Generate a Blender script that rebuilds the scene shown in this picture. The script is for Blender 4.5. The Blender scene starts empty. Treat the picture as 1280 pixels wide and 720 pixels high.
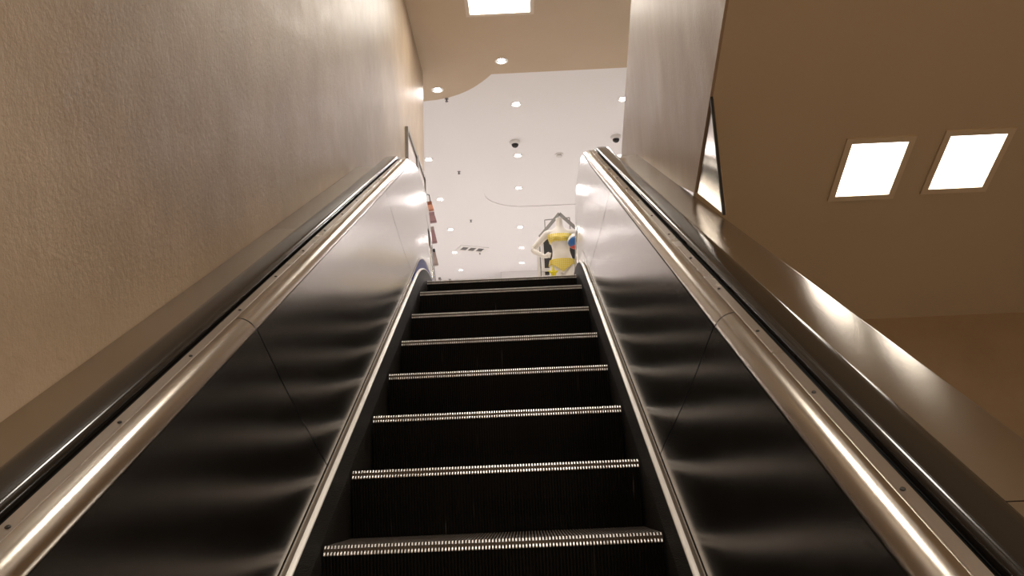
import bpy, bmesh, math, random
from math import sin, cos, tan, radians, pi, sqrt
from mathutils import Vector, Matrix

random.seed(7)
S = bpy.context.scene
COL = S.collection
A30 = radians(30)
S30, C30, T30 = sin(A30), cos(A30), tan(A30)
CX = -0.1115          # centre line of the escalator
LAND = 1.47           # upper landing (heights are measured from the lens; everything is lifted at the end)
LOW = -3.45           # lower floor
CEIL = 5.30
WHITE = 5.38

# ------------------------------------------------------------------ materials
def new_mat(name):
    m = bpy.data.materials.new(name); m.use_nodes = True
    nt = m.node_tree
    return m, nt, nt.nodes['Principled BSDF']

def plain(name, col, rough=.5, metal=0., spec=.5, **kw):
    m, nt, b = new_mat(name)
    b.inputs['Base Color'].default_value = (*col, 1)
    b.inputs['Roughness'].default_value = rough
    b.inputs['Metallic'].default_value = metal
    b.inputs['Specular IOR Level'].default_value = spec
    return m

def emit(name, col, strength):
    m, nt, b = new_mat(name)
    b.inputs['Base Color'].default_value = (.8, .8, .8, 1)
    b.inputs['Emission Color'].default_value = (*col, 1)
    b.inputs['Emission Strength'].default_value = strength
    return m

def coords(nt, scale=(1, 1, 1), rot=(0, 0, 0)):
    tc = nt.nodes.new('ShaderNodeTexCoord'); mp = nt.nodes.new('ShaderNodeMapping')
    mp.inputs['Scale'].default_value = scale; mp.inputs['Rotation'].default_value = rot
    nt.links.new(tc.outputs['Object'], mp.inputs['Vector'])
    return mp.outputs['Vector']

def noise(nt, vec, scale, detail=4, rough=.55):
    n = nt.nodes.new('ShaderNodeTexNoise')
    n.inputs['Scale'].default_value = scale; n.inputs['Detail'].default_value = detail
    n.inputs['Roughness'].default_value = rough
    nt.links.new(vec, n.inputs['Vector'])
    return n.outputs['Fac']

def ramp(nt, fac, stops):
    r = nt.nodes.new('ShaderNodeValToRGB'); e = r.color_ramp.elements
    while len(e) < len(stops): e.new(.5)
    for i, (p, c) in enumerate(stops):
        e[i].position = p; e[i].color = (*c, 1)
    nt.links.new(fac, r.inputs['Fac'])
    return r.outputs['Color']

def bump(nt, b, h, strength, dist, prev=None):
    n = nt.nodes.new('ShaderNodeBump')
    n.inputs['Strength'].default_value = strength; n.inputs['Distance'].default_value = dist
    nt.links.new(h, n.inputs['Height'])
    if prev is not None: nt.links.new(prev, n.inputs['Normal'])
    nt.links.new(n.outputs['Normal'], b.inputs['Normal'])
    return n.outputs['Normal']

def plaster(name, c1, c2, rough=.42, b1=.6, spec=.5, stretch=(1, 1, .55)):
    m, nt, b = new_mat(name)
    v = coords(nt, stretch)
    nt.links.new(ramp(nt, noise(nt, v, 1.6, 5, .6), [(.32, c1), (.68, c2)]), b.inputs['Base Color'])
    b.inputs['Specular IOR Level'].default_value = spec
    rr = nt.nodes.new('ShaderNodeMapRange')
    rr.inputs['To Min'].default_value = rough - .08; rr.inputs['To Max'].default_value = rough + .14
    nt.links.new(noise(nt, v, 7, 3), rr.inputs['Value']); nt.links.new(rr.outputs['Result'], b.inputs['Roughness'])
    n1 = bump(nt, b, noise(nt, v, 5, 3), .12, .03)
    bump(nt, b, noise(nt, v, 62, 5, .66), b1, .006, n1)
    return m

def steel(name, col, rough, wavy=.0, brush=.12, spread=.06):
    m, nt, b = new_mat(name)
    b.inputs['Metallic'].default_value = 1
    v = coords(nt, (60, 1.0, 1.0), (0, 0, 0))
    rr = nt.nodes.new('ShaderNodeMapRange')
    rr.inputs['To Min'].default_value = rough - spread; rr.inputs['To Max'].default_value = rough + spread
    v2 = coords(nt, (1, 1, 1))
    nt.links.new(noise(nt, v2, 2.2, 4), rr.inputs['Value']); nt.links.new(rr.outputs['Result'], b.inputs['Roughness'])
    nt.links.new(ramp(nt, noise(nt, v2, 1.1, 3), [(.3, tuple(x * .93 for x in col)), (.7, col)]), b.inputs['Base Color'])
    prev = None
    if wavy: prev = bump(nt, b, noise(nt, coords(nt, (1, .9, .9)), 2.0, 1, .4), wavy, .05)
    # fine grinding lines running along the slope
    g = noise(nt, coords(nt, (160, 1.5, 160), (-A30, 0, 0)), 6, 2)
    bump(nt, b, g, brush, .0006, prev)
    return m

M = {}
M['plaster'] = plaster('wall plaster', (.375, .28, .19), (.49, .38, .27), .42, .42, .5, stretch=(1, 1, .85))
M['plaster_side'] = plaster('parapet plaster', (.35, .258, .182), (.44, .335, .245), .45, .32, stretch=(1, 1, .4))
M['beige'] = plaster('beige ceiling paint', (.56, .44, .31), (.585, .46, .33), .65, .05, .3, (1, 1, 1))
M['frame_b'] = plain('beige lamp frame', (.68, .57, .45), .5)
M['frame_s'] = plain('brown lamp frame', (.70, .60, .47), .5)
M['soffit'] = plaster('soffit paint', (.57, .475, .36), (.59, .49, .37), .6, .05, .3, (1, 1, 1))
M['brown'] = plaster('brown wall paint', (.40, .30, .205), (.50, .385, .27), .6, .2, .3, (1, 1, 1))
M['white'] = plain('white paint', (.84, .815, .81), .7, 0, .3)
M['floor'] = plaster('pale stone floor', (.76, .73, .69), (.82, .79, .75), .35, .02, .4, (1, 1, 1))
M['lowfloor'] = plaster('brown stone floor', (.62, .54, .44), (.70, .61, .50), .4, .03, .4, (1, 1, 1))
M['panel'] = steel('balustrade steel', (.54, .517, .495), .19, .016, .10, .03)
M['cap'] = steel('cap steel', (.50, .455, .40), .19, .0, .12, .03)
M['ledge'] = steel('guide steel', (.55, .51, .47), .28)
M['deck'] = steel('deck steel', (.50, .445, .37), .25, .02, .3, .05)
M['mirror'] = steel('polished steel', (.62, .58, .54), .16, .02, .05, .03)
M['trim'] = plain('pale skirt strip', (.97, .955, .92), .3, .0, .9)
M['dark'] = plain('black rubber groove', (.008, .008, .008), .5)
M['rail'] = plain('black handrail rubber', (.012, .010, .008), .14, 0, .5)
m, nt, b = new_mat('brush skirt')
v = coords(nt, (1, .6, 9))
nt.links.new(ramp(nt, noise(nt, v, 30, 4, .7), [(.38, (.004, .0035, .003)), (.72, (.034, .028, .022))]), b.inputs['Base Color'])
b.inputs['Roughness'].default_value = .55
bump(nt, b, noise(nt, v, 60, 3), .6, .004)
M['skirt'] = m
m, nt, b = new_mat('step metal')
v = coords(nt, (30, 30, 1))
oi = nt.nodes.new('ShaderNodeObjectInfo'); va = nt.nodes.new('ShaderNodeVectorMath'); va.operation = 'ADD'
nt.links.new(coords(nt, (150, .1, 3.5)), va.inputs[0]); 
cm = nt.nodes.new('ShaderNodeCombineXYZ'); mm = nt.nodes.new('ShaderNodeMath'); mm.operation = 'MULTIPLY'; mm.inputs[1].default_value = 900
nt.links.new(oi.outputs['Random'], mm.inputs[0]); nt.links.new(mm.outputs[0], cm.inputs[0]); nt.links.new(cm.outputs[0], va.inputs[1])
nt.links.new(ramp(nt, noise(nt, va.outputs[0], 1, 1), [(.3, (.006, .005, .0045)), (.74, (.009, .008, .007)), (.80, (.16, .14, .12))]), b.inputs['Base Color'])
b.inputs['Roughness'].default_value = .6
b.inputs['Specular IOR Level'].default_value = .15
M['step'] = m
M['tread'] = plain('worn tread ribs', (.16, .135, .115), .45, .6)
M['band'] = plain('worn nosing', (.13, .105, .085), .5, .6)
m, nt, b = new_mat('bare rib tips')
nt.links.new(ramp(nt, noise(nt, coords(nt), 40, 2), [(.3, (.6, .58, .55)), (.55, (1, .98, .96))]), b.inputs['Base Color'])
b.inputs['Roughness'].default_value = .38; b.inputs['Metallic'].default_value = .5
M['tip'] = m
M['blue'] = plain('painted blue reflection', (.02, .035, .30), .5)  # reflection of something blue, put into the kick plate's colour
M['lampbox'] = plain('white lamp box', (.85, .83, .80), .5)
M['emit_sq'] = emit('square lamp diffuser', (1, .965, .90), 9)
M['emit_sf'] = emit('soffit lamp diffuser', (1, .965, .90), 3.6)
M['emit_dl'] = emit('downlight bulb', (1, .95, .88), 30)
M['chrome'] = plain('dark chrome reflector', (.55, .52, .5), .12, 1)
M['ring'] = plain('white metal ring', (.82, .79, .76), .4)
M['blackplastic'] = plain('black plastic', (.01, .01, .012), .15)
M['screw'] = plain('dark screw', (.02, .018, .016), .4)
M['frame'] = plain('brushed grey frame', (.30, .28, .26), .35, .8)
M['poster'] = plaster('pale poster paper', (.78, .72, .71), (.84, .79, .78), .55, .0, .5, (1, 1, 1))
M['skin'] = plain('mannequin white gloss', (.93, .89, .84), .35)
M['greymetal'] = plain('grey metal', (.27, .26, .25), .4, .6)
M['palemetal'] = plain('pale metal', (.62, .59, .57), .35, .6)
M['darkboard'] = plain('near black board', (.02, .02, .022), .3)
M['tan'] = plain('tan leather', (.62, .28, .17), .5)
M['darktan'] = plain('brown leather', (.25, .08, .04), .5)
M['mauve'] = plain('mauve leather', (.33, .19, .20), .5)
M['taupe'] = plain('taupe leather', (.36, .28, .26), .5)
M['blackstrap'] = plain('black strap', (.01, .012, .014), .4)
M['starfish'] = plain('yellow felt', (.85, .72, .02), .7)
M['whitegloss'] = plain('white lacquer', (.85, .83, .81), .3)
# yellow gingham
m, nt, b = new_mat('yellow gingham')
def stripe(ax, sc):
    sep = nt.nodes.new('ShaderNodeSeparateXYZ'); nt.links.new(coords(nt), sep.inputs[0])
    a = nt.nodes.new('ShaderNodeMath'); a.operation = 'MULTIPLY'; a.inputs[1].default_value = sc
    nt.links.new(sep.outputs[ax], a.inputs[0])
    c = nt.nodes.new('ShaderNodeMath'); c.operation = 'SINE'; nt.links.new(a.outputs[0], c.inputs[0])
    g = nt.nodes.new('ShaderNodeMath'); g.operation = 'GREATER_THAN'; g.inputs[1].default_value = 0
    nt.links.new(c.outputs[0], g.inputs[0]); return g.outputs[0]
ad = nt.nodes.new('ShaderNodeMath'); ad.operation = 'ADD'
nt.links.new(stripe(0, 250), ad.inputs[0]); nt.links.new(stripe(2, 250), ad.inputs[1])
dv = nt.nodes.new('ShaderNodeMath'); dv.operation = 'MULTIPLY'; dv.inputs[1].default_value = .5
nt.links.new(ad.outputs[0], dv.inputs[0])
nt.links.new(ramp(nt, dv.outputs[0], [(0., (.86, .62, .02)), (.5, (.88, .70, .09)), (1., (.9, .82, .45))]), b.inputs['Base Color'])
b.inputs['Roughness'].default_value = .7
M['gingham'] = m

# ------------------------------------------------------------------ object helpers
def obj(name, bm, mat, parent=None, smooth=False, loc=None, rot=None, auto=None):
    me = bpy.data.meshes.new(name)
    bmesh.ops.recalc_face_normals(bm, faces=bm.faces)
    bm.to_mesh(me); bm.free()
    for k in (mat if isinstance(mat, (list, tuple)) else [mat]): me.materials.append(M[k])
    o = bpy.data.objects.new(name, me); COL.objects.link(o)
    if smooth:
        for p in me.polygons: p.use_smooth = True
        if auto: me.set_sharp_from_angle(angle=radians(auto))
    if parent is not None: o.parent = parent
    if loc is not None: o.location = loc
    if rot is not None: o.rotation_euler = rot
    return o

def tag(o, label, cat, group=None):
    o['label'] = label; o['category'] = cat
    if group: o['group'] = group
    return o

def thing(name, label, cat, loc=(0, 0, 0), rot=(0, 0, 0), group=None):
    o = bpy.data.objects.new(name, None); COL.objects.link(o)
    o.empty_display_size = .1
    o.location = loc; o.rotation_euler = rot
    return tag(o, label, cat, group)

def struct(name, bm, mat, **kw):
    o = obj(name, bm, mat, **kw); o['kind'] = 'structure'; return o

def dup(root, loc, label, group=None):
    r = root.copy(); COL.objects.link(r); r.location = loc; r['label'] = label
    if group: r['group'] = group
    for ch in list(root.children):
        c = ch.copy(); COL.objects.link(c); c.parent = r
        for g in ch.children:
            d = g.copy(); COL.objects.link(d); d.parent = c
    return r

def box(bm, lo, hi, mi=0):
    x0, y0, z0 = lo; x1, y1, z1 = hi
    v = [bm.verts.new(p) for p in ((x0,y0,z0),(x1,y0,z0),(x1,y1,z0),(x0,y1,z0),(x0,y0,z1),(x1,y0,z1),(x1,y1,z1),(x0,y1,z1))]
    for f in ((0,3,2,1),(4,5,6,7),(0,1,5,4),(1,2,6,5),(2,3,7,6),(3,0,4,7)):
        bm.faces.new([v[i] for i in f]).material_index = mi

def boxm(*bs):
    bm = bmesh.new()
    for b_ in bs: box(bm, *b_)
    return bm

def bar(bm, a, b_, w, h=None, mi=0):
    """square bar between two points"""
    h = h or w
    a = Vector(a); b_ = Vector(b_); d = (b_ - a).normalized()
    u = d.cross(Vector((0, 1, 0)) if abs(d.y) < .9 else Vector((1, 0, 0))).normalized(); w2 = d.cross(u)
    vs = []
    for p in (a, b_):
        for sx, sy in ((-1,-1),(1,-1),(1,1),(-1,1)):
            vs.append(bm.verts.new(p + u * sx * w / 2 + w2 * sy * h / 2))
    for f in ((3,2,1,0),(4,5,6,7),(0,1,5,4),(1,2,6,5),(2,3,7,6),(3,0,4,7)):
        bm.faces.new([vs[i] for i in f]).material_index = mi

def tube(bm, pts, rad, n=10, closed=False):
    pts = [Vector(p) for p in pts]; rings = []
    if not isinstance(rad, (list, tuple)): rad = [rad] * len(pts)
    up = Vector((0, 0, 1))
    for i, p in enumerate(pts):
        if closed: d = pts[(i + 1) % len(pts)] - pts[i - 1]
        else: d = pts[min(i + 1, len(pts) - 1)] - pts[max(i - 1, 0)]
        d.normalize()
        u = d.cross(up)
        if u.length < .1: u = d.cross(Vector((0, 1, 0)))
        u.normalize(); w = u.cross(d)
        rings.append([bm.verts.new(p + (u * cos(2*pi*k/n) + w * sin(2*pi*k/n)) * rad[i]) for k in range(n)])
    m_ = len(rings)
    for i in range(m_ if closed else m_ - 1):
        a, b_ = rings[i], rings[(i + 1) % m_]
        for k in range(n): bm.faces.new((a[k], a[(k+1) % n], b_[(k+1) % n], b_[k]))
    if not closed:
        bm.faces.new(rings[0][::-1]); bm.faces.new(rings[-1])

def lathe(prof, n=28, mi=0, bm=None, caps=True):
    """profile of (r, z)"""
    bm = bm or bmesh.new(); rings = []
    for r, z in prof:
        rings.append([bm.verts.new((r*cos(2*pi*k/n), r*sin(2*pi*k/n), z)) for k in range(n)])
    for a, b_ in zip(rings, rings[1:]):
        for k in range(n): bm.faces.new((a[k], a[(k+1)%n], b_[(k+1)%n], b_[k])).material_index = mi
    if caps:
        for r_ in (rings[0][::-1], rings[-1]):
            bm.faces.new(r_).material_index = mi
    return bm

def plate(x0, x1, y0, y1, z0, z1, holes=()):
    """slab with rectangular holes (hx0, hx1, hy0, hy1)"""
    xs = sorted({x0, x1, *[h[0] for h in holes], *[h[1] for h in holes]})
    ys = sorted({y0, y1, *[h[2] for h in holes], *[h[3] for h in holes]})
    xs = [x for x in xs if x0 <= x <= x1]; ys = [y for y in ys if y0 <= y <= y1]
    solid = {}
    for i in range(len(xs) - 1):
        for j in range(len(ys) - 1):
            cx, cy = (xs[i] + xs[i+1]) / 2, (ys[j] + ys[j+1]) / 2
            solid[i, j] = not any(h[0] < cx < h[1] and h[2] < cy < h[3] for h in holes)
    bm = bmesh.new(); V = {}
    def v(i, j, z):
        k = (i, j, z)
        if k not in V: V[k] = bm.verts.new((xs[i], ys[j], z))
        return V[k]
    for (i, j), s in solid.items():
        if not s: continue
        bm.faces.new((v(i,j,z1), v(i+1,j,z1), v(i+1,j+1,z1), v(i,j+1,z1)))
        bm.faces.new((v(i,j,z0), v(i,j+1,z0), v(i+1,j+1,z0), v(i+1,j,z0)))
        for (di, dj, a, b_) in ((-1,0,(i,j),(i,j+1)), (1,0,(i+1,j),(i+1,j+1)), (0,-1,(i,j),(i+1,j)), (0,1,(i,j+1),(i+1,j+1))):
            if not solid.get((i+di, j+dj), False):
                bm.faces.new((v(*a,z0), v(*b_,z0), v(*b_,z1), v(*a,z1)))
    return bm

def poly_prism(pts, axis, d0, d1):
    """extrude a 2-D polygon: axis 'x' takes (y,z) points, axis 'z' takes (x,y)"""
    bm = bmesh.new()
    f = (lambda p, d: (d, p[0], p[1])) if axis == 'x' else ((lambda p, d: (p[0], p[1], d)) if axis == 'z' else (lambda p, d: (p[0], d, p[1])))
    a = [bm.verts.new(f(p, d0)) for p in pts]; b_ = [bm.verts.new(f(p, d1)) for p in pts]
    bm.faces.new(a[::-1]); bm.faces.new(b_)
    n = len(pts)
    for i in range(n): bm.faces.new((a[i], a[(i+1)%n], b_[(i+1)%n], b_[i]))
    return bm

# ------------------------------------------------------------------ escalator geometry
Y0, Z0 = 4.943, 1.239           # a point of the line through the step noses
def t_of(y, n): return (y + n * S30 - Y0) / C30
def inc(t, n): return (Y0 + t*C30 - n*S30, Z0 + t*S30 + n*C30)
def arc_par(n, Zf, R):
    yi = Y0 + (Zf - Z0 - n / C30) / T30
    T = R * tan(A30 / 2)
    return yi - T*C30, yi + T, Zf - R        # y of the arc's start, centre y, centre z
YE = 6.20        # where the level balustrade starts to turn down
ZC = 2.02        # centre of the newel

def path_point(st, n, Zf, R):
    kind, f = st
    ys, yc, zc = arc_par(n, Zf, R)
    if kind == 'inc':           # f: slope position t
        return inc(f, n)
    if kind == 'incf':          # f 0..1 between a given t and the arc's start
        t0, q = f; ts = t_of(ys, n)
        return inc(t0 + (ts - t0) * q, n)
    if kind == 'arc':
        a = A30 * (1 - f)
        return (yc - R * sin(a), zc + R * cos(a))
    if kind == 'flat':
        return (yc + ((YE if n > .5 else 6.62) - yc) * f, Zf)
    if kind == 'newel':         # round the end
        a = pi * f; r = Zf - ZC
        return (YE + r * sin(a), ZC + r * cos(a))
    if kind == 'disc':          # fills the round end of the panel
        r = 2.44 - ZC; h = min(abs(Zf - ZC), r * .999)
        return (YE + sqrt(r*r - h*h) * f, Zf)

def sweep(bm, side, prof, stations, close=False, mi=0, cap=False):
    rows = []
    for st in stations:
        row = []
        for (X, n, Zf, R) in prof:
            s2 = st(n) if callable(st) else st
            y, z = path_point(s2, n, Zf, R)
            fl = 0
            if side > 0 and n > .09 and X < .8:
                q = min(1, max(0, (y - 4.7) / 1.6)); fl = .03 * q * q * (3 - 2 * q)
            if side < 0 and n > .09 and X < .8:
                q = min(1, max(0, (y - 4.9) / 1.5)); fl = -.024 * q * q * (3 - 2 * q)
            row.append(bm.verts.new((CX + side * X + fl, y, z)))
        rows.append(row)
    m_ = len(prof)
    for a, b_ in zip(rows, rows[1:]):
        for k in range(m_ if close else m_ - 1):
            bm.faces.new((a[k], a[(k+1) % m_], b_[(k+1) % m_], b_[k])).material_index = mi
    if cap and close:
        bm.faces.new(rows[0][::-1]).material_index = mi; bm.faces.new(rows[-1]).material_index = mi
    return rows

TB = -7.4       # lower end of the slope parameter
def incs(a, b_, k): return [('inc', a + (b_ - a) * i / k) for i in range(k + 1)]
def upper(t0, flat=True, newel=True, k=6):
    out = [('incf', (t0, i / k)) for i in range(k + 1)]
    out += [('arc', i / 14) for i in range(1, 15)]
    if flat: out += [('flat', i / 8) for i in range(1, 9)]
    if newel: out += [('newel', i / 20) for i in range(1, 20)]
    return out

esc = thing('escalator', 'steel sided escalator with black grooved steps climbing to the bright shop floor', 'escalator', (0, 0, 0))

# steps -------------------------------------------------------------
def wedge(bm, x, w, pr):
    a = [bm.verts.new((x - w, y, z)) for y, z in pr]; b_ = [bm.verts.new((x + w, y, z)) for y, z in pr]
    bm.faces.new(a).material_index = 3; bm.faces.new(b_[::-1]).material_index = 3
    for i in range(len(pr)):
        j = (i + 1) % len(pr); bm.faces.new((a[i], b_[i], b_[j], a[j])).material_index = 3
def step_mesh():
    bm = bmesh.new(); W = .515
    # body with a slightly hollow riser
    prof = [(0, -.018), (.004, -.06), (.012, -.12), (.022, -.18), (.03, -.26), (.05, -.26), (.40, -.05), (.40, -.010), (.004, -.010)]
    a = [bm.verts.new((-W, y, z)) for y, z in prof]; b_ = [bm.verts.new((W, y, z)) for y, z in prof]
    bm.faces.new(a); bm.faces.new(b_[::-1])
    for i in range(len(prof)):
        j = (i + 1) % len(prof); bm.faces.new((a[i], b_[i], b_[j], a[j]))
    # nosing band
    box(bm, (-W, -.003, -.0165), (W, .004, -.0085), 2)
    N = 101; p = 2 * W / N
    for i in range(N):
        x = -W + p * (i + .5); w = p * .23
        box(bm, (x - w, .006, -.010), (x + w, .40, 0), 1)                 # tread rib
        wedge(bm, x, w, ((.0095, .0006), (.0045, .0006), (-.0032, -.0075), (.0095, -.0075)))            # its bare front tip
        pr = [(-.004, -.022), (0.0, -.06), (.008, -.12), (.018, -.18), (.026, -.255)]
        q = [[bm.verts.new((x + sx * w * .8, y + dy, z)) for sx, dy in ((-1, .005), (-1, -.004), (1, -.004), (1, .005))] for y, z in pr]
        for r0, r1 in zip(q, q[1:]):
            for k in range(3): bm.faces.new((r0[k], r0[k+1], r1[k+1], r1[k]))
        wedge(bm, x, w, ((.002, -.0168), (-.003, -.0168), (-.0115, -.0245), (-.0115, -.0275), (.002, -.0275)))          # bare head of the riser rib
    me = bpy.data.meshes.new('step')
    bmesh.ops.recalc_face_normals(bm, faces=bm.faces); bm.to_mesh(me); bm.free()
    for k in ('step', 'tread', 'band', 'tip'): me.materials.append(M[k])
    return me
sm = step_mesh()
for k in range(-13, 10):
    y = 2.543 + .4 * k
    n_ys, n_yc, n_zc = arc_par(0, LAND, 1.5)
    if y < n_ys: z = Z0 + (y - Y0) * T30
    elif y < n_yc: z = n_zc + sqrt(1.5**2 - (n_yc - y)**2)
    else: z = LAND
    o = bpy.data.objects.new('step', sm); COL.objects.link(o)
    o.parent = esc; o.location = (CX, y, z)
# comb plate at the top
bm = bmesh.new(); box(bm, (CX-.56, 6.56, LAND-.05), (CX+.56, 6.95, LAND+.004))
for i in range(60): 
    x = CX - .5 + i / 59.; box(bm, (x-.003, 6.50, LAND-.02), (x+.003, 6.565, LAND))
obj('comb_plate', bm, 'ledge', esc)

RB, RT = 1.5, 1.8
GU = lambda n: 2.50 - (.775 - n) * 1.15
STRIP_Z, PB_Z = 1.55, 1.685
def pprof():
    pts = [(.562, .100), (.566, .16), (.574, .24), (.583, .33), (.591, .43), (.597, .54), (.601, .64), (.604, .722)]
    out = []
    for X, n in pts:
        q = (n - .10) / .622
        out.append((X, n, PB_Z + (GU(.722) - PB_Z) * q, RB + (RT - RB) * q))
    return out
PP = pprof()
def seam_t(t_top, t_bot):
    return lambda n: t_bot + (t_top - t_bot) * (n - .1) / .622
for side in (-1, 1):
    seam1 = seam_t(-2.83, -2.45) if side < 0 else seam_t(-2.97, -2.47)
    seam2 = seam_t(-.44, .05) if side < 0 else seam_t(-.80, -.02)
    seam0 = seam_t(-5.3, -5.0)
    g = .0032
    def between(sa, sb, k=10, ga=g, gb=g):
        return [(lambda n, i=i: ('inc', (sa(n) + ga) * (1 - i / k) + (sb(n) - gb) * i / k)) for i in range(k + 1)]
    secs = [between(lambda n: TB, seam0, 8), between(seam0, seam1), between(seam1, seam2)]
    last = [(lambda n, i=i: ('incf', (seam2(n) + g, i / 4))) for i in range(5)]
    last += [('arc', i / 14) for i in range(1, 15)] + [('flat', i / 8) for i in range(1, 9)]
    last += [('disc', sin(pi / 2 * i / 8)) for i in range(1, 9)]
    secs.append(last)
    for sc in secs:
        bm = bmesh.new(); sweep(bm, side, PP, sc)
        obj('balustrade_panel', bm, 'panel', esc, smooth=True)
    # dark backing behind the seams
    bm = bmesh.new()
    BP = [(X + .012, n, Zf, R) for X, n, Zf, R in PP]
    sweep(bm, side, BP, incs(TB, -.05, 20)); obj('panel_backing', bm, 'dark', esc)
    # rounded cap rail in lengths, seams in line with the panels
    def cp(n, X): return (X, n, GU(n), RT)
    cap = [cp(.716, .6055)] + [cp(.705 + .052 * sin(radians(a)), .657 - .053 * cos(radians(a))) for a in (14, 24, 34, 44, 54, 63, 72, 81, 90)]
    tt = [TB, -5.3, seam1(.722) + 0, seam2(.722)]
    for a_, b2 in zip(tt, tt[1:]):
        bm = bmesh.new(); sweep(bm, side, cap, incs(a_ + .003, b2 - .003, 10)); obj('cap_rail', bm, 'cap', esc, smooth=True)
    bm = bmesh.new(); sweep(bm, side, cap, upper(tt[-1] + .003)); obj('cap_rail', bm, 'cap', esc, smooth=True)
    # guide ledge with its screws, groove under the handrail
    led = [cp(.757, .657), cp(.7545, .659), cp(.757, .661), cp(.759, .683), cp(.745, .685)]
    bm = bmesh.new(); sweep(bm, side, led, incs(TB, tt[-1], 30) + upper(tt[-1])[1:])
    led_o = obj('guide_ledge', bm, 'ledge', esc, smooth=True, auto=40)
    for i in range(22):
        t = -6.0 + i * .36
        y, z = inc(t, .7585)
        if t > .2: continue
        bm = lathe([(.0045, -.002), (.0045, .001), (.003, .002)], 8)
        obj('screw', bm, 'screw', led_o, loc=(CX + side * .669, y, z), rot=(A30, 0, 0))
    gr = [cp(.745, .685), cp(.715, .687), cp(.712, .79), cp(.700, .795)]
    bm = bmesh.new(); sweep(bm, side, gr, incs(TB, tt[-1], 20) + upper(tt[-1])[1:]); obj('handrail_groove', bm, 'dark', esc)
    # handrail
    hr = [(.712, .738), (.702, .742), (.698, .752), (.699, .763), (.704, .771), (.713, .775), (.73, .7765), (.76, .7765), (.774, .775), (.783, .770), (.787, .762), (.787, .750), (.783, .741), (.774, .738)]
    bm = bmesh.new(); sweep(bm, side, [cp(n, X) for X, n in hr], incs(TB, tt[-1], 30) + upper(tt[-1])[1:], close=True, cap=True)
    obj('handrail', bm, 'rail', esc, smooth=True, auto=60)
    # outer deck
    dk = [(.789, .690, 2.415, 1.5), (.790, .702, 2.43, 1.5), (.80, .7045, 2.433, 1.5), (1.000, .7045, 2.433, 1.5), (1.0075, .701, 2.43, 1.5), (1.0085, .69, 2.42, 1.5), (1.0085, .55, 2.28, 1.5)]
    cuts = [TB, -4.8, -1.32] if side < 0 else [TB, -3.8, -.26]
    for a_, b2 in zip(cuts, cuts[1:]):
        bm = bmesh.new(); sweep(bm, side, dk, incs(a_ + .0015, b2 - .0015, 8)); obj('deck_panel', bm, 'deck', esc, smooth=True, auto=35)
    bm = bmesh.new(); sweep(bm, side, dk, upper(cuts[-1] + .0015, True, False)); obj('deck_panel', bm, 'deck', esc, smooth=True, auto=35)
    bm = bmesh.new(); sweep(bm, side, [(X if i else .80, n - .004, Z - .004, R) for i, (X, n, Z, R) in enumerate(dk[2:5])], incs(TB, .2, 8)); obj('deck_backing', bm, 'dark', esc)
    # truss side below the deck
    ts = [(1.006, .56, 2.29, 1.5), (1.006, .1, 1.83, 1.5), (1.006, -.55, .95, 1.2), (.30, -.55, .95, 1.2)]
    bm = bmesh.new(); sweep(bm, side, ts, incs(TB, .2, 10) + [('incf', (.2, i / 3)) for i in (1, 2, 3)] + [('arc', i / 6) for i in range(1, 7)] )
    obj('truss_side', bm, 'deck', esc)
    # skirt, pale strip, kick plate
    sk = [(.5225, -.30, LAND - .30, RB), (.5225, .0, LAND + .005, RB), (.528, .03, LAND + .035, RB), (.534, .068, LAND + .072, RB), (.5345, .078, LAND + .078, RB)]
    bm = bmesh.new(); sweep(bm, side, sk, incs(TB, -.2, 30) + upper(-.2, True, False)[1:]); obj('skirt_panel', bm, 'skirt', esc)
    sp = [(.5345, .074, LAND + .076, RB), (.5355, .081, STRIP_Z + .003, RB), (.5405, .084, STRIP_Z + .007, RB), (.5515, .084, STRIP_Z + .007, RB), (.552, .080, STRIP_Z + .003, RB), (.552, .068, STRIP_Z - .01, RB)]
    bm = bmesh.new(); sweep(bm, side, sp, incs(TB, -.2, 30) + upper(-.2, True, False)[1:])
    tag_o = obj('skirt_strip', bm, 'trim', esc, smooth=True, auto=50); tag_o['label'] = 'pale strip along the skirt'
    kp = [(.552, .070, STRIP_Z - .008, RB), (.556, .074, STRIP_Z + .0, RB), (.558, .082, STRIP_Z + .05, RB), (.5605, .094, PB_Z - .004, RB)]
    bm = bmesh.new(); sweep(bm, side, kp, incs(TB, -.2, 20)); sweep(bm, side, kp, [('inc', -.2)] + [('incf', (-.2, .45))])
    obj('kick_plate', bm, 'ledge', esc, smooth=True)
    bm = bmesh.new(); sweep(bm, side, kp, [('incf', (-.2, .45 + .55 * i / 4)) for i in range(5)] + [('arc', i / 10) for i in range(1, 11)] + [('flat', .35), ('flat', .7), ('flat', 1)])
    ko = obj('kick_plate', bm, 'blue' if side < 0 else 'cap', esc, smooth=True)
    if side < 0: ko['label'] = 'kick plate at the landing with a blue reflection painted on'
    # bright rim along the panel's lower edge
    rim = [(.5605, .094, PB_Z - .006, RB), (.5575, .098, PB_Z, RB), (.5605, .104, PB_Z + .012, RB)]
    bm = bmesh.new(); sweep(bm, side, rim, incs(TB, -.2, 20) + upper(-.2, True, False)[1:]); obj('panel_rim', bm, 'cap', esc, smooth=True)

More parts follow.
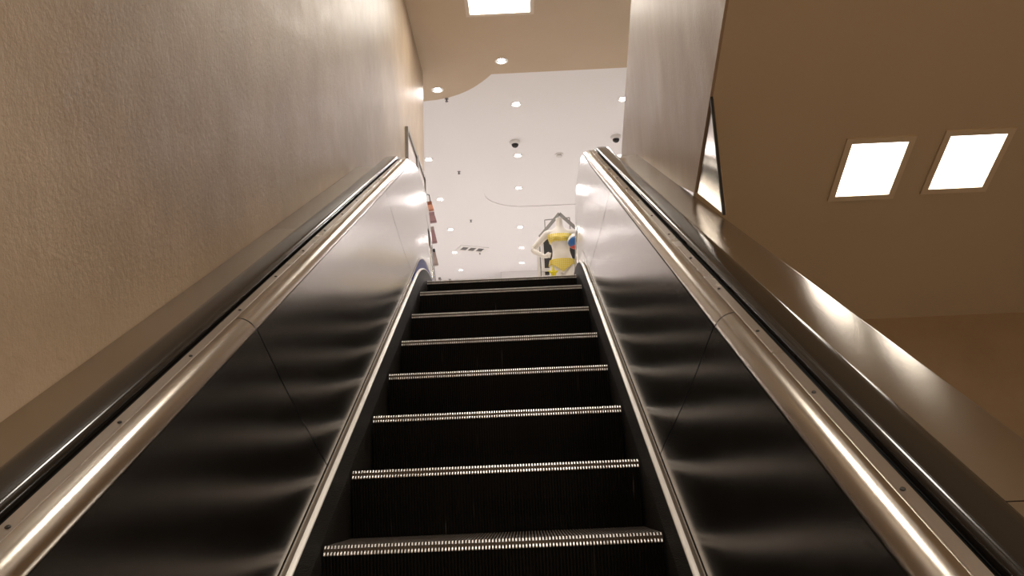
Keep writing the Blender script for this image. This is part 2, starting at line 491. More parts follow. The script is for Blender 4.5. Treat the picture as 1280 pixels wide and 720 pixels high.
# ------------------------------------------------------------------ lamps
def area_lamp(name, parent, loc, sx, sy, power, col=(1, .915, .79), rot=(0, 0, 0)):
    l = bpy.data.lights.new(name, 'AREA'); l.shape = 'RECTANGLE'; l.size = sx; l.size_y = sy
    l.energy = power; l.color = col
    o = bpy.data.objects.new(name, l); COL.objects.link(o); o.parent = parent; o.location = loc; o.rotation_euler = rot
    return o
def spot_lamp(name, parent, loc, power, col=(1, .945, .935), ang=120, rad=.085):
    l = bpy.data.lights.new(name, 'SPOT'); l.energy = power; l.color = col; l.spot_size = radians(ang); l.spot_blend = .6
    l.shadow_soft_size = rad
    o = bpy.data.objects.new(name, l); COL.objects.link(o); o.parent = parent; o.location = loc
    return o

def square_lamp_parts(root, w, h, d, frame, fmat, em='emit_sq'):
    """w,h: half sizes of the lit opening"""
    bm = plate(-w - frame, w + frame, -h - frame, h + frame, -.010, .0, [(-w, w, -h, h)])
    obj('lamp_frame', bm, fmat, root)
    bm = bmesh.new(); e = .004
    box(bm, (-w-e, -h-e, 0), (-w, h+e, d)); box(bm, (w, -h-e, 0), (w+e, h+e, d))
    box(bm, (-w, -h-e, 0), (w, -h, d)); box(bm, (-w, h, 0), (w, h+e, d)); box(bm, (-w-e, -h-e, d), (w+e, h+e, d+e))
    obj('lamp_box', bm, 'lampbox', root)
    bm = bmesh.new(); box(bm, (-w*.97, -h*.97, d*.55), (w*.97, h*.97, d*.7))
    obj('diffuser', bm, em, root)

# sloping soffit lamps (under the crossing escalator)
SOF0 = Vector((.90, 3.25, 1.65))
def sof(s, x, up=0): return SOF0 + Vector((x - SOF0.x, s * C30 + up * S30, -s * S30 + up * C30))
sof_holes = []
sof_spots = [(1.722, .452, 'square recessed ceiling lamp in the brown soffit, beside the parapet'), (2.175, .432, 'square recessed ceiling lamp in the brown soffit, beyond its twin from the parapet')]
w_, h_ = .132, .158
for i, (x, s, lab) in enumerate(sof_spots):
    r = thing('recessed_square_lamp', lab, 'ceiling lamp', sof(s, x), (-A30, 0, 0), 'square lamps in the brown soffit')
    square_lamp_parts(r, w_, h_, .07, .03, 'frame_s', 'emit_sf')
    area_lamp('lamp_light', r, (0, 0, .03), .25, .3, 1.6)
    sof_holes.append((x - w_ - .006 - SOF0.x, x + w_ + .006 - SOF0.x, s - h_ - .006, s + h_ + .006))
for s in (-4.4,):  # unseen lamps added to brighten the soffit and the space below
    for x in (1.722, 2.175):
        r = thing('recessed_square_lamp', 'added square ceiling lamp higher up the brown soffit, out of view', 'ceiling lamp', sof(s, x), (-A30, 0, 0), 'added square lamps higher up the brown soffit')
        square_lamp_parts(r, w_, h_, .07, .03, 'frame_s', 'emit_sf')
        area_lamp('lamp_light', r, (0, 0, .03), .25, .3, 150)
        sof_holes.append((x - w_ - .006 - SOF0.x, x + w_ + .006 - SOF0.x, s - h_ - .006, s + h_ + .006))
bm = plate(0, 3.0, -7.6, 1.565, .0, .06, sof_holes)
struct('ceiling', bm, 'soffit', loc=SOF0, rot=(-A30, 0, 0))

# shaft ceiling lamps over the steps
shaft_holes = []
for i, y in enumerate((7.82, 3.45, -.9)):
    lab = 'large square recessed lamp in the beige ceiling above the top of the steps' if i == 0 else 'large square recessed lamp further back in the beige ceiling over the steps'
    r = thing('recessed_square_lamp', lab, 'ceiling lamp', (-.07, y, CEIL), (0, 0, 0), 'square lamps in the beige ceiling')
    square_lamp_parts(r, .345, .33, .09, .045, 'frame_b')
    area_lamp('lamp_light', r, (0, 0, .04), .64, .62, (27, 40, 36)[i])
    shaft_holes.append((-.07 - .35, -.07 + .35, y - .335, y + .335))

def downlight(root, r=.075):
    k = r / .075
    bm = lathe([(.058*k, .004), (.060*k, -.006), (.072*k, -.007), (.080*k, -.003), (.080*k, 0)], 28, caps=False)
    obj('trim_ring', bm, 'ring', root, smooth=True)
    bm = lathe([(.059*k, .002), (.052*k, .03), (.035*k, .055), (.02*k, .06)], 28, caps=False)
    obj('reflector', bm, 'chrome', root, smooth=True)
    bm = lathe([(.001, -.009), (.018*k, -.007), (.032*k, 0), (.040*k, .012), (.036*k, .03), (.02*k, .05)], 20)
    obj('bulb', bm, 'emit_dl', root, smooth=True)
    for s_ in (-1, 1):
        obj('bulb_clip', boxm(((s_*.049*k - .007*k, -.008, -.006), (s_*.049*k + .007*k, .008, .004))), 'blackplastic', root)

P0 = [None, None]
dl_holes_b, dl_holes_w = [], []
def put_downlight(x, y, z, label, power, holes, group, rad=.08):
    if P0[0] is None:
        r = thing('downlight', label, 'downlight', (x, y, z), (0, 0, 0), group); downlight(r, rad); P0[0] = r
        P0[1] = bpy.data.lights.new('downlight_light', 'SPOT')
    else: r = dup(P0[0], (x, y, z), label, group)
    h = rad * .74
    holes.append((x - h, x + h, y - h, y + h))
    lamp_list.append((r, power))
lamp_list = []
GB, GW = 'round downlights in the beige ceiling', 'round downlights in the white shop ceiling'
put_downlight(-.085, 9.22, CEIL, 'round downlight in the beige ceiling near its straight edge, beside the square lamp', 45, dl_holes_b, GB)
put_downlight(-.98, 9.90, CEIL, 'round downlight in the beige ceiling inside its curved lobe by the plaster wall', 22, dl_holes_b, GB)
WL = WHITE
mid = ['first downlight of the middle row in the white ceiling, just past the beige edge',
       'middle-row downlight right behind the dome camera over the stairs',
       'middle-row downlight set in the shallow rounded ceiling recess',
       'middle-row downlight just past the rounded ceiling recess, above the mannequin shoulder height',
       'fifth downlight of the middle row, small and distant in white ceiling',
       'last downlight of the middle row, closest above the top step']
for (x, y), lb in zip(((.087, 10.58), (.09, 12.42), (.09, 13.95), (.10, 16.2), (.115, 17.7), (.115, 18.98)), mid):
    z = WL + .014 if 13.1 < y < 14.9 else WL
    put_downlight(x, y, z, lb, 66, dl_holes_w, GW)
lft = ['downlight in the white ceiling next to the plaster wall corner, beside the framed posters',
       'second downlight of the side row, between the two black sprinkler heads',
       'third downlight of the side row, past the hanging bags',
       'fourth downlight of the side row, next to the air grille',
       'last downlight of the side row, closest to the white rack']
for (x, y), lb in zip(((-1.40, 12.42), (-1.41, 14.32), (-1.38, 16.16), (-1.44, 17.85), (-1.42, 19.4)), lft):
    put_downlight(x, y, WL, lb, 66, dl_holes_w, GW)
put_downlight(1.63, 10.58, WL, 'downlight in the white ceiling half hidden by the parapet edge', 66, dl_holes_w, GW)
for (x, y) in ((2.4, 12.0), (2.4, 15.2), (2.4, 16.4), (1.63, 18.0), (3.2, 10.6), (3.2, 12.2), (3.2, 15.4), (3.2, 16.6), (-3.0, 12.4), (-3.0, 14.4), (-3.0, 16.4), (-3.0, 18.4)):
    put_downlight(x, y, WL, 'shop downlight in the white ceiling hidden behind the walls and balustrades', 66, dl_holes_w, 'hidden shop downlights')
for r, p_ in lamp_list:
    spot_lamp('downlight_light', r, (0, 0, -.02), p_, ang=150)

# ------------------------------------------------------------------ setting
def edge_ceiling():
    """beige ceiling with its straight edge and curved lobe; holes are cut as a strip grid"""
    bm = plate(-1.12, 4.0, -6.2, 9.45, CEIL, WHITE, shaft_holes + [h for h in dl_holes_b if h[3] < 9.45])
    return bm
struct('ceiling', edge_ceiling(), 'beige')
# lobe: polygon ring around its downlight hole, fanned
lobe = [(4.0, 9.45), (4.0, 9.53), (1.55, 9.535), (-.23, 9.545)]
lobe += [(-.30, 9.655), (-.39, 9.77), (-.48, 9.875), (-.57, 9.96), (-.70, 10.055), (-.86, 10.14), (-1.02, 10.185), (-1.20, 10.21), (-1.9, 10.23), (-3.6, 10.23), (-3.6, 9.45)]
bm = poly_prism(lobe, 'z', CEIL, WHITE)
lo_ = struct('ceiling', bm, 'beige')
cut = boxm(((dl_holes_b[1][0], dl_holes_b[1][2], CEIL - .01), (dl_holes_b[1][1], dl_holes_b[1][3], WHITE + .01)))
me = bpy.data.meshes.new('cut'); cut.to_mesh(me); cut.free()
tmp = bpy.data.objects.new('cut', me); COL.objects.link(tmp)
bo = lo_.modifiers.new('hole', 'BOOLEAN'); bo.operation = 'DIFFERENCE'; bo.object = tmp; bo.solver = 'EXACT'
dg = bpy.context.evaluated_depsgraph_get()
nm = bpy.data.meshes.new_from_object(lo_.evaluated_get(dg))
lo_.modifiers.clear(); lo_.data = nm
bpy.data.objects.remove(tmp)

# white shop ceiling, with the raised rounded panel
struct('ceiling', plate(-5.0, 6.0, 9.40, 20.6, WHITE, WHITE + .10, dl_holes_w), 'white')
def rrect(x0, x1, y0, y1, r, k=8):
    out = []
    for cx, cy, a0 in ((x1-r, y1-r, 0), (x0+r, y1-r, 90), (x0+r, y0+r, 180), (x1-r, y0+r, 270)):
        for i in range(k + 1):
            a = radians(a0 + 90*i/k); out.append((cx + r*cos(a), cy + r*sin(a)))
    return out
wc = [o for o in COL.objects if o.name == 'ceiling.003'][0]
me = bpy.data.meshes.new('cut'); cut = poly_prism(rrect(-.56, 2.6, 13.1, 14.95, .8), 'z', WL - .02, WL + .014); cut.to_mesh(me); cut.free()
tmp = bpy.data.objects.new('cut', me); COL.objects.link(tmp)
bo = wc.modifiers.new('recess', 'BOOLEAN'); bo.operation = 'DIFFERENCE'; bo.object = tmp; bo.solver = 'EXACT'
dg = bpy.context.evaluated_depsgraph_get()
nm = bpy.data.meshes.new_from_object(wc.evaluated_get(dg)); wc.modifiers.clear(); wc.data = nm
bpy.data.objects.remove(tmp)

# walls
struct('wall_left', boxm(((-1.30, -6.2, LOW), (-1.121, 9.45, WHITE))), 'plaster')
struct('wall_back', boxm(((-5.0, 20.3, LAND - .3), (6.0, 20.5, WHITE + .1))), 'white')
struct('wall_back', boxm(((-.42, 19.75, LAND), (6.0, 20.3, WHITE))), 'white')
struct('wall_left', boxm(((-5.1, 9.40, LAND - .3), (-5.0, 20.5, WHITE + .1))), 'white')
struct('wall_left', boxm(((-5.0, 9.38, LAND), (-1.30, 9.45, WHITE))), 'white')
struct('wall_right', boxm(((6.0, 4.5, LAND - .3), (6.1, 20.5, WHITE + .1))), 'white')
struct('wall_right', boxm(((3.9, -6.2, LOW), (4.0, 4.6, WHITE))), 'brown')
struct('wall_front', boxm(((-1.30, -6.3, LOW), (4.0, -6.2, WHITE))), 'brown')
struct('wall_front', boxm(((.905, 4.60, LOW), (4.0, 4.70, LAND - .25))), 'brown')
struct('wall_front', boxm(((4.0, 4.5, LAND), (6.0, 4.6, WHITE))), 'white')
# crossing escalator's parapet: a plastered wall lying along the deck's outer edge
pa = (3.73, 1.375)
low0 = (pa[0] - 6.7 * C30, pa[1] + 6.7 * S30)
far = Vector((6.06, 2.62)); fd = Vector((-1.05, .69)).normalized()
ktop = (CEIL - far.y) / fd.y
topf = (far.x + fd.x * ktop, CEIL)
def deckline(y):
    ys, yc, zc = arc_par(.70, 2.433, 1.5)
    if y < ys: return Z0 + .70 / C30 + (y - Y0) * T30
    if y < yc: return zc + sqrt(1.5**2 - (yc - y)**2)
    return 2.433
def lowline(y): return deckline(y) - .004 if y > pa[0] else pa[1] + (pa[0] - y) * T30
def topline(y): return min(CEIL, far.y + (far.x - y) / -fd.x * fd.y)
ycuts = [low0[0], -2.0, 0.0, 1.0, topf[0], 2.5, 3.2, pa[0], 4.2, 4.7, 5.0, 5.2, 5.4, 5.6, 5.8, 6.06]
bm = bmesh.new(); q = []
for y in ycuts: q.append([bm.verts.new((x, y, z)) for x, z in ((.887, lowline(y)), (.945, lowline(y)), (.945, topline(y)), (.887, topline(y)))])
for a, b_ in zip(q, q[1:]):
    for k in range(4): bm.faces.new((a[k], a[(k+1) % 4], b_[(k+1) % 4], b_[k]))
bm.faces.new(q[0]); bm.faces.new(q[-1])
struct('wall_right', bm, 'plaster_side')
# landing slabs
struct('floor', boxm(((.905, 4.60, LAND - .25), (6.0, 20.3, LAND))), 'floor')
struct('floor', boxm(((-5.0, 6.96, LAND - .25), (.905, 20.3, LAND))), 'floor')
struct('floor', boxm(((-1.30, -6.3, LOW - .1), (4.0, 6.9, LOW))), 'lowfloor')

# polished triangle that closes the pinch point between deck and soffit
tri = [(3.262, 1.665), (3.735, 1.385), (3.27, 1.10)]
bm = poly_prism(tri, 'x', .896, .904)
ig = thing('pinch_guard', 'polished steel triangular guard plate between the deck and the parapet corner', 'guard plate', (0, 0, 0))
obj('guard_plate', bm, 'mirror', ig)
bm = bmesh.new(); bar(bm, (.894, 3.262, 1.665), (.894, 3.27, 1.10), .012); obj('edge_strip', bm, 'dark', ig)

# ------------------------------------------------------------------ ceiling devices
def dome_camera(x, y, label):
    r = thing('ceiling_dome_camera', label, 'security camera', (x, y, WL), (0, 0, 0), 'dome cameras in the shop ceiling')
    obj('housing', lathe([(.085, 0), (.085, -.025), (.075, -.045), (.058, -.052)], 24), 'ring', r, smooth=True, auto=50)
    obj('dome', lathe([(.056, -.050), (.052, -.075), (.038, -.095), (.018, -.106), (.001, -.109)], 24), 'blackplastic', r, smooth=True)
dome_camera(.05, 11.86, 'black dome camera in white housing, straight above the middle of the steps')
dome_camera(1.66, 11.84, 'black dome camera in white housing beside the parapet edge')
r = thing('smoke_detector', 'round white smoke detector on the white ceiling above the mannequin', 'smoke detector', (.78, 12.45, WL))
obj('base', lathe([(.07, 0), (.07, -.014), (.06, -.018)], 24), 'ring', r, smooth=True, auto=40)
obj('sensor_head', lathe([(.048, -.018), (.048, -.04), (.03, -.052), (.001, -.054)], 24), 'palemetal', r, smooth=True, auto=40)
def sprinkler(x, y, z, label):
    r = thing('ceiling_sprinkler', label, 'sprinkler', (x, y, z), (0, 0, 0), 'ceiling sprinklers')
    obj('collar', lathe([(.028, 0), (.028, -.005), (.012, -.008)], 16), 'greymetal', r)
    bm = lathe([(.008, -.005), (.008, -.035), (.022, -.037), (.022, -.041)], 12); obj('deflector', bm, 'blackplastic', r)
sprinkler(-.88, 10.17, CEIL, 'small sprinkler head at the curved edge of the beige ceiling')
sprinkler(-.94, 13.0, WL, 'small black sprinkler head in the white ceiling past the framed posters')
sprinkler(-.91, 15.6, WL, 'small black sprinkler head in the white ceiling between two downlight rows')
sprinkler(-.86, 17.95, WL, 'tiny sprinkler head next to the slotted air grille')
r = thing('air_grille', 'slanted white air grille with three dark slots in the far ceiling', 'air grille', (-1.02, 17.62, WL), (0, 0, radians(24)))
obj('grille_frame', plate(-.34, .34, -.20, .20, -.015, 0, [(-.26, -.12, -.12, .12), (-.07, .07, -.12, .12), (.12, .26, -.12, .12)]), 'ring', r)
for x0 in (-.26, -.07, .12):
    bm = bmesh.new(); box(bm, (x0, -.12, -.004), (x0 + .14, .12, -.002)); 
    for k in range(4): box(bm, (x0, -.11 + .06*k, -.012), (x0 + .14, -.095 + .06*k, -.004))
    obj('slot', bm, 'greymetal', r)

# ------------------------------------------------------------------ framed posters on the wall
for (y0, y1, zt, lab) in ((7.80, 8.585, 3.77, 'tall framed pale poster on the plaster wall, just above the handrail bend'), (8.64, 9.36, 3.80, 'framed pale poster at the very end of the plaster wall, next to the corner')):
    zb = zt - 1.1; xw = -1.121; d = .030; f = .035
    r = thing('framed_poster', lab, 'framed poster', (xw, (y0 + y1) / 2, zb), (0, 0, 0), 'framed posters on the plaster wall')
    hy = (y1 - y0) / 2; hz = zt - zb
    bm = boxm(((0, -hy, 0), (d, -hy + f, hz)), ((0, hy - f, 0), (d, hy, hz)), ((0, -hy + f, 0), (d, hy - f, f)), ((0, -hy + f, hz - f), (d, hy - f, hz)))
    obj('poster_frame', bm, 'frame', r)
    obj('poster_sheet', boxm(((.004, -hy + f, f), (.012, hy - f, hz - f))), 'poster', r)

# ------------------------------------------------------------------ bags on a stand beyond the wall corner
r = thing('bag_stand', 'slim metal display stand holding a column of hanging bags past the wall corner', 'display stand', (-1.32, 10.2, LAND))
bm = bmesh.new(); box(bm, (-.03, -.03, .02), (.03, .03, 2.50)); obj('post', bm, 'palemetal', r)
obj('base', boxm(((-.2, -.2, 0), (.15, .2, .02))), 'palemetal', r)
def bag(z, w, h, mat, mat2, label, x=-1.165, rim=.02, strap=True):
    b0 = thing('hanging_bag', label, 'bag', (x, 10.2, LAND + z), (0, radians(-6), 0), 'hanging handbags past the wall corner')
    bm = bmesh.new()
    a = [bm.verts.new(p) for p in ((-w*.5, -.035, 0), (w*.5, -.035, 0), (w*.5, .035, 0), (-w*.5, .035, 0), (-w*.38, -.02, h), (w*.38, -.02, h), (w*.38, .02, h), (-w*.38, .02, h))]
    for f in ((0,3,2,1),(4,5,6,7),(0,1,5,4),(1,2,6,5),(2,3,7,6),(3,0,4,7)): bm.faces.new([a[i] for i in f])
    bmesh.ops.bevel(bm, geom=bm.edges[:], offset=.008, segments=2, affect='EDGES')
    obj('bag_body', bm, mat, b0, smooth=True, auto=50)
    obj('bag_flap', boxm(((-w*.40, -.026, h - rim*2), (w*.40, .026, h + rim*.3))), mat2, b0)
    if strap:
        bm = bmesh.new()
        tube(bm, [(-w*.25, 0, h), (-w*.24, 0, h + .08), (-w*.12, 0, h + .12), (w*.12, 0, h + .12), (w*.28, 0, h + .11), (w*.30, 0, h)], .007, 6)
        obj('strap', bm, 'blackstrap', b0)
    hz_ = z + h + (.112 if strap else -.02)
    rr = r
    bm = bmesh.new(); bar(bm, (.02, 0, hz_), (x + 1.32 - (0 if strap else w * .40), 0, hz_), .010); obj('hook', bm, 'palemetal', rr)
bag(2.20, .18, .12, 'tan', 'darktan', 'topmost hanging bag, tan with a brown rim and black loop handle', -1.175)
bag(2.03, .20, .14, 'mauve', 'mauve', 'mauve hanging bag directly below the tan one', -1.15, strap=False)
bag(1.74, .20, .22, 'mauve', 'taupe', 'dusky hanging bag third from the top of the stand', -1.15, strap=False)
bag(1.43, .20, .22, 'taupe', 'blackstrap', 'dark topped hanging bag, lowest on the stand', -1.14, strap=False)

# white folding rack
r = thing('luggage_rack', 'small white slanted rack just past the top step near the blue kick plate', 'rack', (-.99, 10.75, LAND))
bm = bmesh.new()
for yy in (-.15, .15): bar(bm, (-.14, yy, .0), (-.02, yy, 1.34), .03); bar(bm, (.12, yy, 0), (-.0, yy, 1.30), .03)
obj('leg_frame', bm, 'whitegloss', r)
bm = bmesh.new(); bar(bm, (-.08, -.17, 1.36), (-.08, .17, 1.36), .03); bar(bm, (.06, -.17, 1.33), (.06, .17, 1.33), .03); bar(bm, (-.08, 0, 1.33), (.06, 0, 1.33), .03)
obj('crossbar', bm, 'greymetal', r)

# ------------------------------------------------------------------ house shaped display frame behind the mannequin
r = thing('display_stand', 'grey metal house shaped display stand with dark shelves behind the mannequin', 'display stand', (.64, 11.0, LAND))
bm = bmesh.new(); bar(bm, (-.30, 0, 2.02), (.0, 0, 2.36), .045, .03); bar(bm, (.0, 0, 2.36), (.32, 0, 2.03), .045, .03); obj('roof_bar', bm, 'greymetal', r)
for x, w2, h2 in ((-.335, .020, 1.9), (-.27, .018, 2.04)): obj('post', boxm(((x - w2, -.02, 0), (x + w2, .02, h2))), 'palemetal', r)
obj('post', boxm(((.298, -.02, 0), (.342, .02, 2.04))), 'palemetal', r)
obj('post', boxm(((-.312, .05, 0), (-.296, .07, 1.98))), 'greymetal', r)
bm = bmesh.new(); zt = 2.375
for a, b_ in (((-.205, .3, zt), (.165, .3, zt + .02)), ((-.205, .3, zt), (-.205, .3, 0)), ((.165, .3, zt + .02), (.165, .3, 0))): bar(bm, a, b_, .014)
obj('rear_hoop', bm, 'greymetal', r)
obj('shelf_board', boxm(((-.25, .025, 1.46), (.30, .055, 2.0))), 'darkboard', r)
obj('shelf_board', boxm(((-.25, .025, 1.10), (.30, .055, 1.40))), 'darkboard', r)
obj('crossbar', boxm(((-.30, -.03, 1.50), (.32, .0, 1.545))), 'palemetal', r)

# ------------------------------------------------------------------ mannequin
MX, MY = .545, 9.5
mq = thing('mannequin', 'headless white mannequin in a yellow gingham bikini with one hand on the hip', 'mannequin', (MX, MY, LAND + .245))
ZB = LAND + .245
def Z(z): return z - ZB
# torso rings: z, cx, cy, rx, ry
TR = [(3.235, .000, .0, .043, .043), (3.18, -.002, .0, .042, .043), (3.13, -.003, .005, .050, .050), (3.105, -.004, .008, .085, .058), (3.075, -.004, .010, .135, .068),
      (3.03, -.004, .008, .150, .082), (2.98, -.004, .0, .138, .092), (2.93, -.002, .0, .126, .092), (2.88, .002, .0, .112, .082), (2.82, .004, .0, .106, .076),
      (2.76, .008, .0, .116, .082), (2.70, .010, .005, .136, .092), (2.64, .010, .010, .150, .100), (2.58, .010, .012, .152, .100), (2.53, .010, .012, .120, .085)]
def ring_at(z):
    for a, b_ in zip(TR, TR[1:]):
        if b_[0] <= z <= a[0]:
            q = (a[0] - z) / (a[0] - b_[0]); return [a[i] + (b_[i] - a[i]) * q for i in range(5)]
    return list(TR[0] if z > TR[0][0] else TR[-1])
def surf(z, th, off=0):
    _, cx, cy, rx, ry = ring_at(z)
    c, s_ = cos(th), sin(th)
    x, y = cx + (rx + off) * c, cy + (ry + off) * s_
    b_ = sum(math.exp(-((z - 2.965) / .035)**2 - ((x - sx) / .045)**2) for sx in (-.066, .058)) * (1 if s_ < 0 else 0)
    return (x, y - .045 * b_ * min(1, -s_ * 2 if s_ < 0 else 0), Z(z))
bm = bmesh.new(); NS = 40
zs = [3.235 - i * (3.235 - 2.53) / 60 for i in range(61)]
rows = [[bm.verts.new(surf(z, 2*pi*k/NS)) for k in range(NS)] for z in zs]
for a, b_ in zip(rows, rows[1:]):
    for k in range(NS): bm.faces.new((a[k], a[(k+1)%NS], b_[(k+1)%NS], b_[k]))
bm.faces.new(rows[0]); bm.faces.new(rows[-1][::-1])
def limb(pts, rads, n=16):
    # smooth the chain
    P = [Vector(p) for p in pts]; out, rr = [], []
    for i in range(len(P) - 1):
        p0 = P[max(i-1, 0)]; p1 = P[i]; p2 = P[i+1]; p3 = P[min(i+2, len(P)-1)]
        for j in range(5):
            t = j / 5
            out.append(.5*((2*p1) + (p2-p0)*t + (2*p0-5*p1+4*p2-p3)*t*t + (3*p1-p0-3*p2+p3)*t**3)); rr.append(rads[i] + (rads[i+1]-rads[i])*t)
    out.append(P[-1]); rr.append(rads[-1]); tube(bm, out, rr, n)
L = lambda x, z, y=0.: (x - MX, y, Z(z))
# legs (weight on one leg), feet turned forward
limb([L(.475, 2.66, .01), L(.470, 2.50, .0), L(.468, 2.28, -.005), L(.470, 2.14, -.01), L(.468, 2.04, .01), L(.468, 1.85, .015), L(.47, 1.78, .0)], [.075, .082, .066, .050, .052, .035, .034])
limb([L(.470, 1.80, .01), L(.470, 1.765, -.05), L(.465, 1.748, -.15), L(.463, 1.748, -.19)], [.036, .034, .026, .018])
limb([L(.636, 2.66, .01), L(.640, 2.50, -.01), L(.650, 2.28, -.04), L(.655, 2.14, -.06), L(.655, 2.04, -.045), L(.66, 1.85, -.02), L(.66, 1.78, -.02)], [.075, .082, .066, .050, .052, .035, .034])
limb([L(.660, 1.80, -.01), L(.665, 1.765, -.07), L(.675, 1.748, -.17), L(.68, 1.748, -.21)], [.036, .034, .026, .018])
# arm on the hip
limb([L(.44, 3.055, .01), L(.385, 3.045, .01), L(.335, 3.00, .015), L(.265, 2.93, .03), L(.200, 2.875, .04)], [.045, .050, .043, .037, .034])
limb([L(.200, 2.875, .04), L(.225, 2.835, .03), L(.285, 2.785, -.01), L(.335, 2.755, -.03)], [.034, .036, .030, .024])
# hand as a loose fist resting on the hip: palm, thumb, four fingers
limb([L(.335, 2.755, -.03), L(.365, 2.752, -.045), L(.392, 2.762, -.05)], [.024, .030, .026], 12)
limb([L(.358, 2.765, -.05), L(.378, 2.785, -.062), L(.398, 2.790, -.066)], [.012, .011, .009], 8)
for i in range(4):
    limb([L(.385, 2.778 - .015*i, -.055), L(.412 - .003*i, 2.775 - .016*i, -.075), L(.408 - .003*i, 2.765 - .016*i, -.096), L(.392, 2.758 - .015*i, -.100)], [.011, .0105, .0095, .008], 8)
# arm round the ball
limb([L(.65, 3.055, .01), L(.705, 3.045, .01), L(.745, 3.00, .02), L(.785, 2.92, .035), L(.800, 2.855, .035)], [.045, .050, .043, .038, .034])
limb([L(.800, 2.855, .035), L(.812, 2.825, -.02), L(.810, 2.79, -.10), L(.800, 2.775, -.16)], [.034, .035, .030, .023])
limb([L(.800, 2.775, -.16), L(.792, 2.775, -.20), L(.775, 2.78, -.235)], [.023, .028, .024], 12)
for i in range(4):
    limb([L(.785, 2.795 - .016*i, -.225), L(.765, 2.80 - .017*i, -.262), L(.740 + .004*abs(i-1), 2.802 - .017*i, -.277), L(.718 + .005*abs(i-1), 2.802 - .016*i, -.278)], [.011, .0105, .0095, .008], 8)
limb([L(.80, 2.795, -.18), L(.796, 2.825, -.215), L(.785, 2.85, -.235)], [.013, .012, .009], 8)
body = obj('body', bm, 'skin', mq, smooth=True)
md = body.modifiers.new('merge', 'REMESH'); md.mode = 'VOXEL'; md.voxel_size = .0065; md.use_smooth_shade = True
ms = body.modifiers.new('soft', 'SMOOTH'); ms.factor = .5; ms.iterations = 4
obj('neck_cap', lathe([(.043, 0), (.044, .010), (.040, .014), (.001, .0145)], 24), 'whitegloss', mq, smooth=True, auto=40, loc=(.0, 0, Z(3.232)))
def cloth(name, z0, z1, lower=None, off=.009, nz=12, th_n=72):
    bm = bmesh.new(); g = {}
    for i in range(nz + 1):
        for k in range(th_n):
            th = 2*pi*k/th_n
            lo = lower(th) if lower else z0
            z = z1 + (lo - z1) * i / nz
            g[i, k] = bm.verts.new(surf(z, th, off))
    for i in range(nz):
        for k in range(th_n): bm.faces.new((g[i,k], g[i,(k+1)%th_n], g[i+1,(k+1)%th_n], g[i+1,k]))
    o = obj(name, bm, 'gingham', mq, smooth=True)
    s_ = o.modifiers.new('thick', 'SOLIDIFY'); s_.thickness = .006; s_.offset = 1
    return o
cloth('bikini_top', 2.92, 3.03)
# front is th = -90 deg: the brief dips there to the crotch and rises at the hips
def brief_low(th):
    d = abs(math.atan2(sin(th + pi/2), cos(th + pi/2)))       # angle away from the front
    if d > pi/2: d = pi - d
    return 2.53 + .105 * min(1, (d / radians(48)) ** .9)
cloth('bikini_brief', 2.53, 2.70, brief_low, .014)
# plinth
pl = thing('plinth', 'low white plinth carrying the mannequin', 'plinth', (MX + .02, MY - .05, LAND))
obj('plinth_body', boxm(((-.36, -.24, .02), (.36, .36, .245))), 'whitegloss', pl)
obj('plinth_foot', boxm(((-.33, -.21, 0), (.33, .33, .02))), 'greymetal', pl)

# beach ball under the arm
bm = bmesh.new(); bmesh.ops.create_uvsphere(bm, u_segments=36, v_segments=24, radius=.098)
bmesh.ops.rotate(bm, verts=bm.verts, cent=(0, 0, 0), matrix=Matrix.Rotation(radians(62), 3, 'Y') @ Matrix.Rotation(radians(20), 3, 'X'))
for f in bm.faces:
    c = Matrix.Rotation(-radians(20), 3, 'X') @ (Matrix.Rotation(-radians(62), 3, 'Y') @ f.calc_center_median())
    s_ = int((math.atan2(c.y, c.x) + pi) / (2*pi) * 6) % 6
    f.material_index = (0, 1, 2, 0, 3, 1)[s_] if abs(c.z) < .09 else 0
M['b_white'] = plain('ball white', (.85, .82, .80), .3); M['b_blue'] = plain('ball blue', (.03, .14, .42), .3)
M['b_red'] = plain('ball red', (.62, .07, .05), .3); M['b_yel'] = plain('ball yellow', (.85, .68, .12), .3)
bo = obj('beach_ball', bm, ['b_white', 'b_blue', 'b_red', 'b_yel'], smooth=True, loc=(.722, MY - .165, 2.885))
tag(bo, 'small striped beach ball in blue, white, red and yellow under the mannequin arm', 'ball')

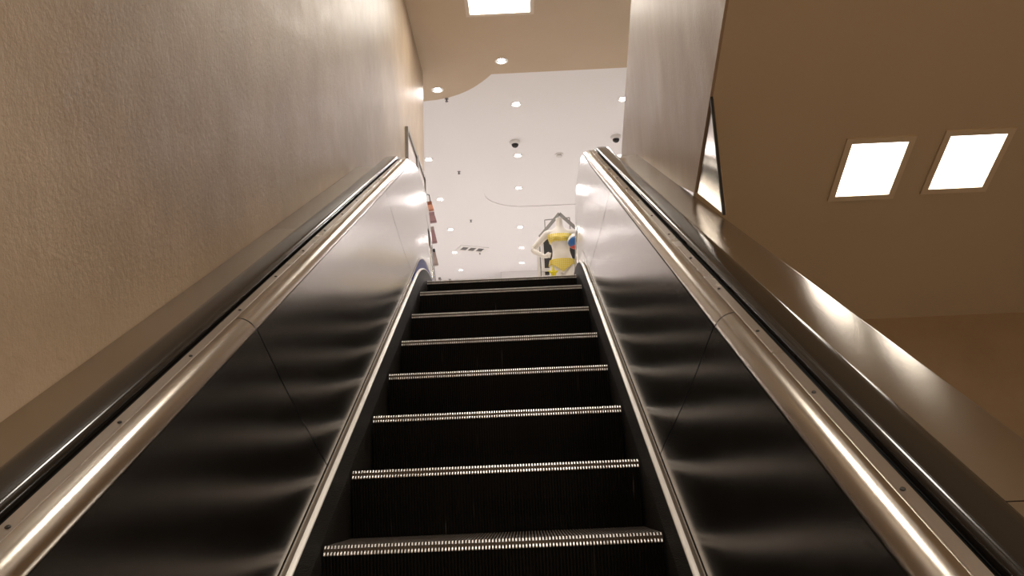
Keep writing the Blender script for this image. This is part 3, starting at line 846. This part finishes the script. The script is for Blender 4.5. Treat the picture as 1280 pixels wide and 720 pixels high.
# starfish on a slim pedestal
r = thing('display_pedestal', 'slim white pedestal standing in front of the mannequin, top below the step edge', 'pedestal', (.42, 9.08, LAND))
obj('pedestal_top', boxm(((-.11, -.06, .86), (.11, .06, .885))), 'whitegloss', r)
obj('pedestal_stem', lathe([(.02, .02), (.02, .86)], 16), 'whitegloss', r)
obj('pedestal_base', lathe([(.12, 0), (.12, .02)], 24), 'whitegloss', r)
bm = bmesh.new(); star = []
for i in range(10):
    a = pi/2 + i * pi/5; rr_ = (.13 if i == 0 else .095) if i % 2 == 0 else .038
    star.append((rr_ * cos(a) * .75, rr_ * sin(a)))
f0 = [bm.verts.new((x, 0, z)) for x, z in star]
ca = bm.verts.new((0, -.03, 0)); cb = bm.verts.new((0, .02, 0))
for i in range(10):
    bm.faces.new((f0[i], f0[(i+1) % 10], ca)); bm.faces.new((f0[(i+1) % 10], f0[i], cb))
so = obj('starfish', bm, 'starfish', loc=(.42, 9.08, LAND + .885 + .078))
tag(so, 'yellow starfish propped in front of the mannequin thigh', 'starfish')

# ------------------------------------------------------------------ world, camera, lift
w = bpy.data.worlds.new('world'); S.world = w; w.use_nodes = True
w.node_tree.nodes['Background'].inputs['Color'].default_value = (.05, .045, .04, 1)
w.node_tree.nodes['Background'].inputs['Strength'].default_value = .2

cam_d = bpy.data.cameras.new('camera'); cam = bpy.data.objects.new('camera', cam_d); COL.objects.link(cam)
cam_d.sensor_width = 36; cam_d.lens = 1001.64 / 1280 * 36; cam_d.clip_start = .05
r_ = Vector((0.99897782, 0.01840246, -0.04128754))
u_ = Vector((0.04451923, -0.24227187, 0.96918645))
f_ = Vector((-0.00783261, 0.97003386, 0.24284349))
RM = Matrix((r_, u_, -f_)).transposed().to_4x4()
cam.matrix_world = RM
S.camera = cam

LIFT = -LOW
for o in list(S.objects):
    if o.parent is None: o.location.z += LIFT

vs = S.view_settings
S.display_settings.display_device = 'sRGB'
vs.view_transform = 'Standard'; vs.look = 'None'; vs.gamma = 1; vs.use_curve_mapping = False
vs.exposure = 0.12
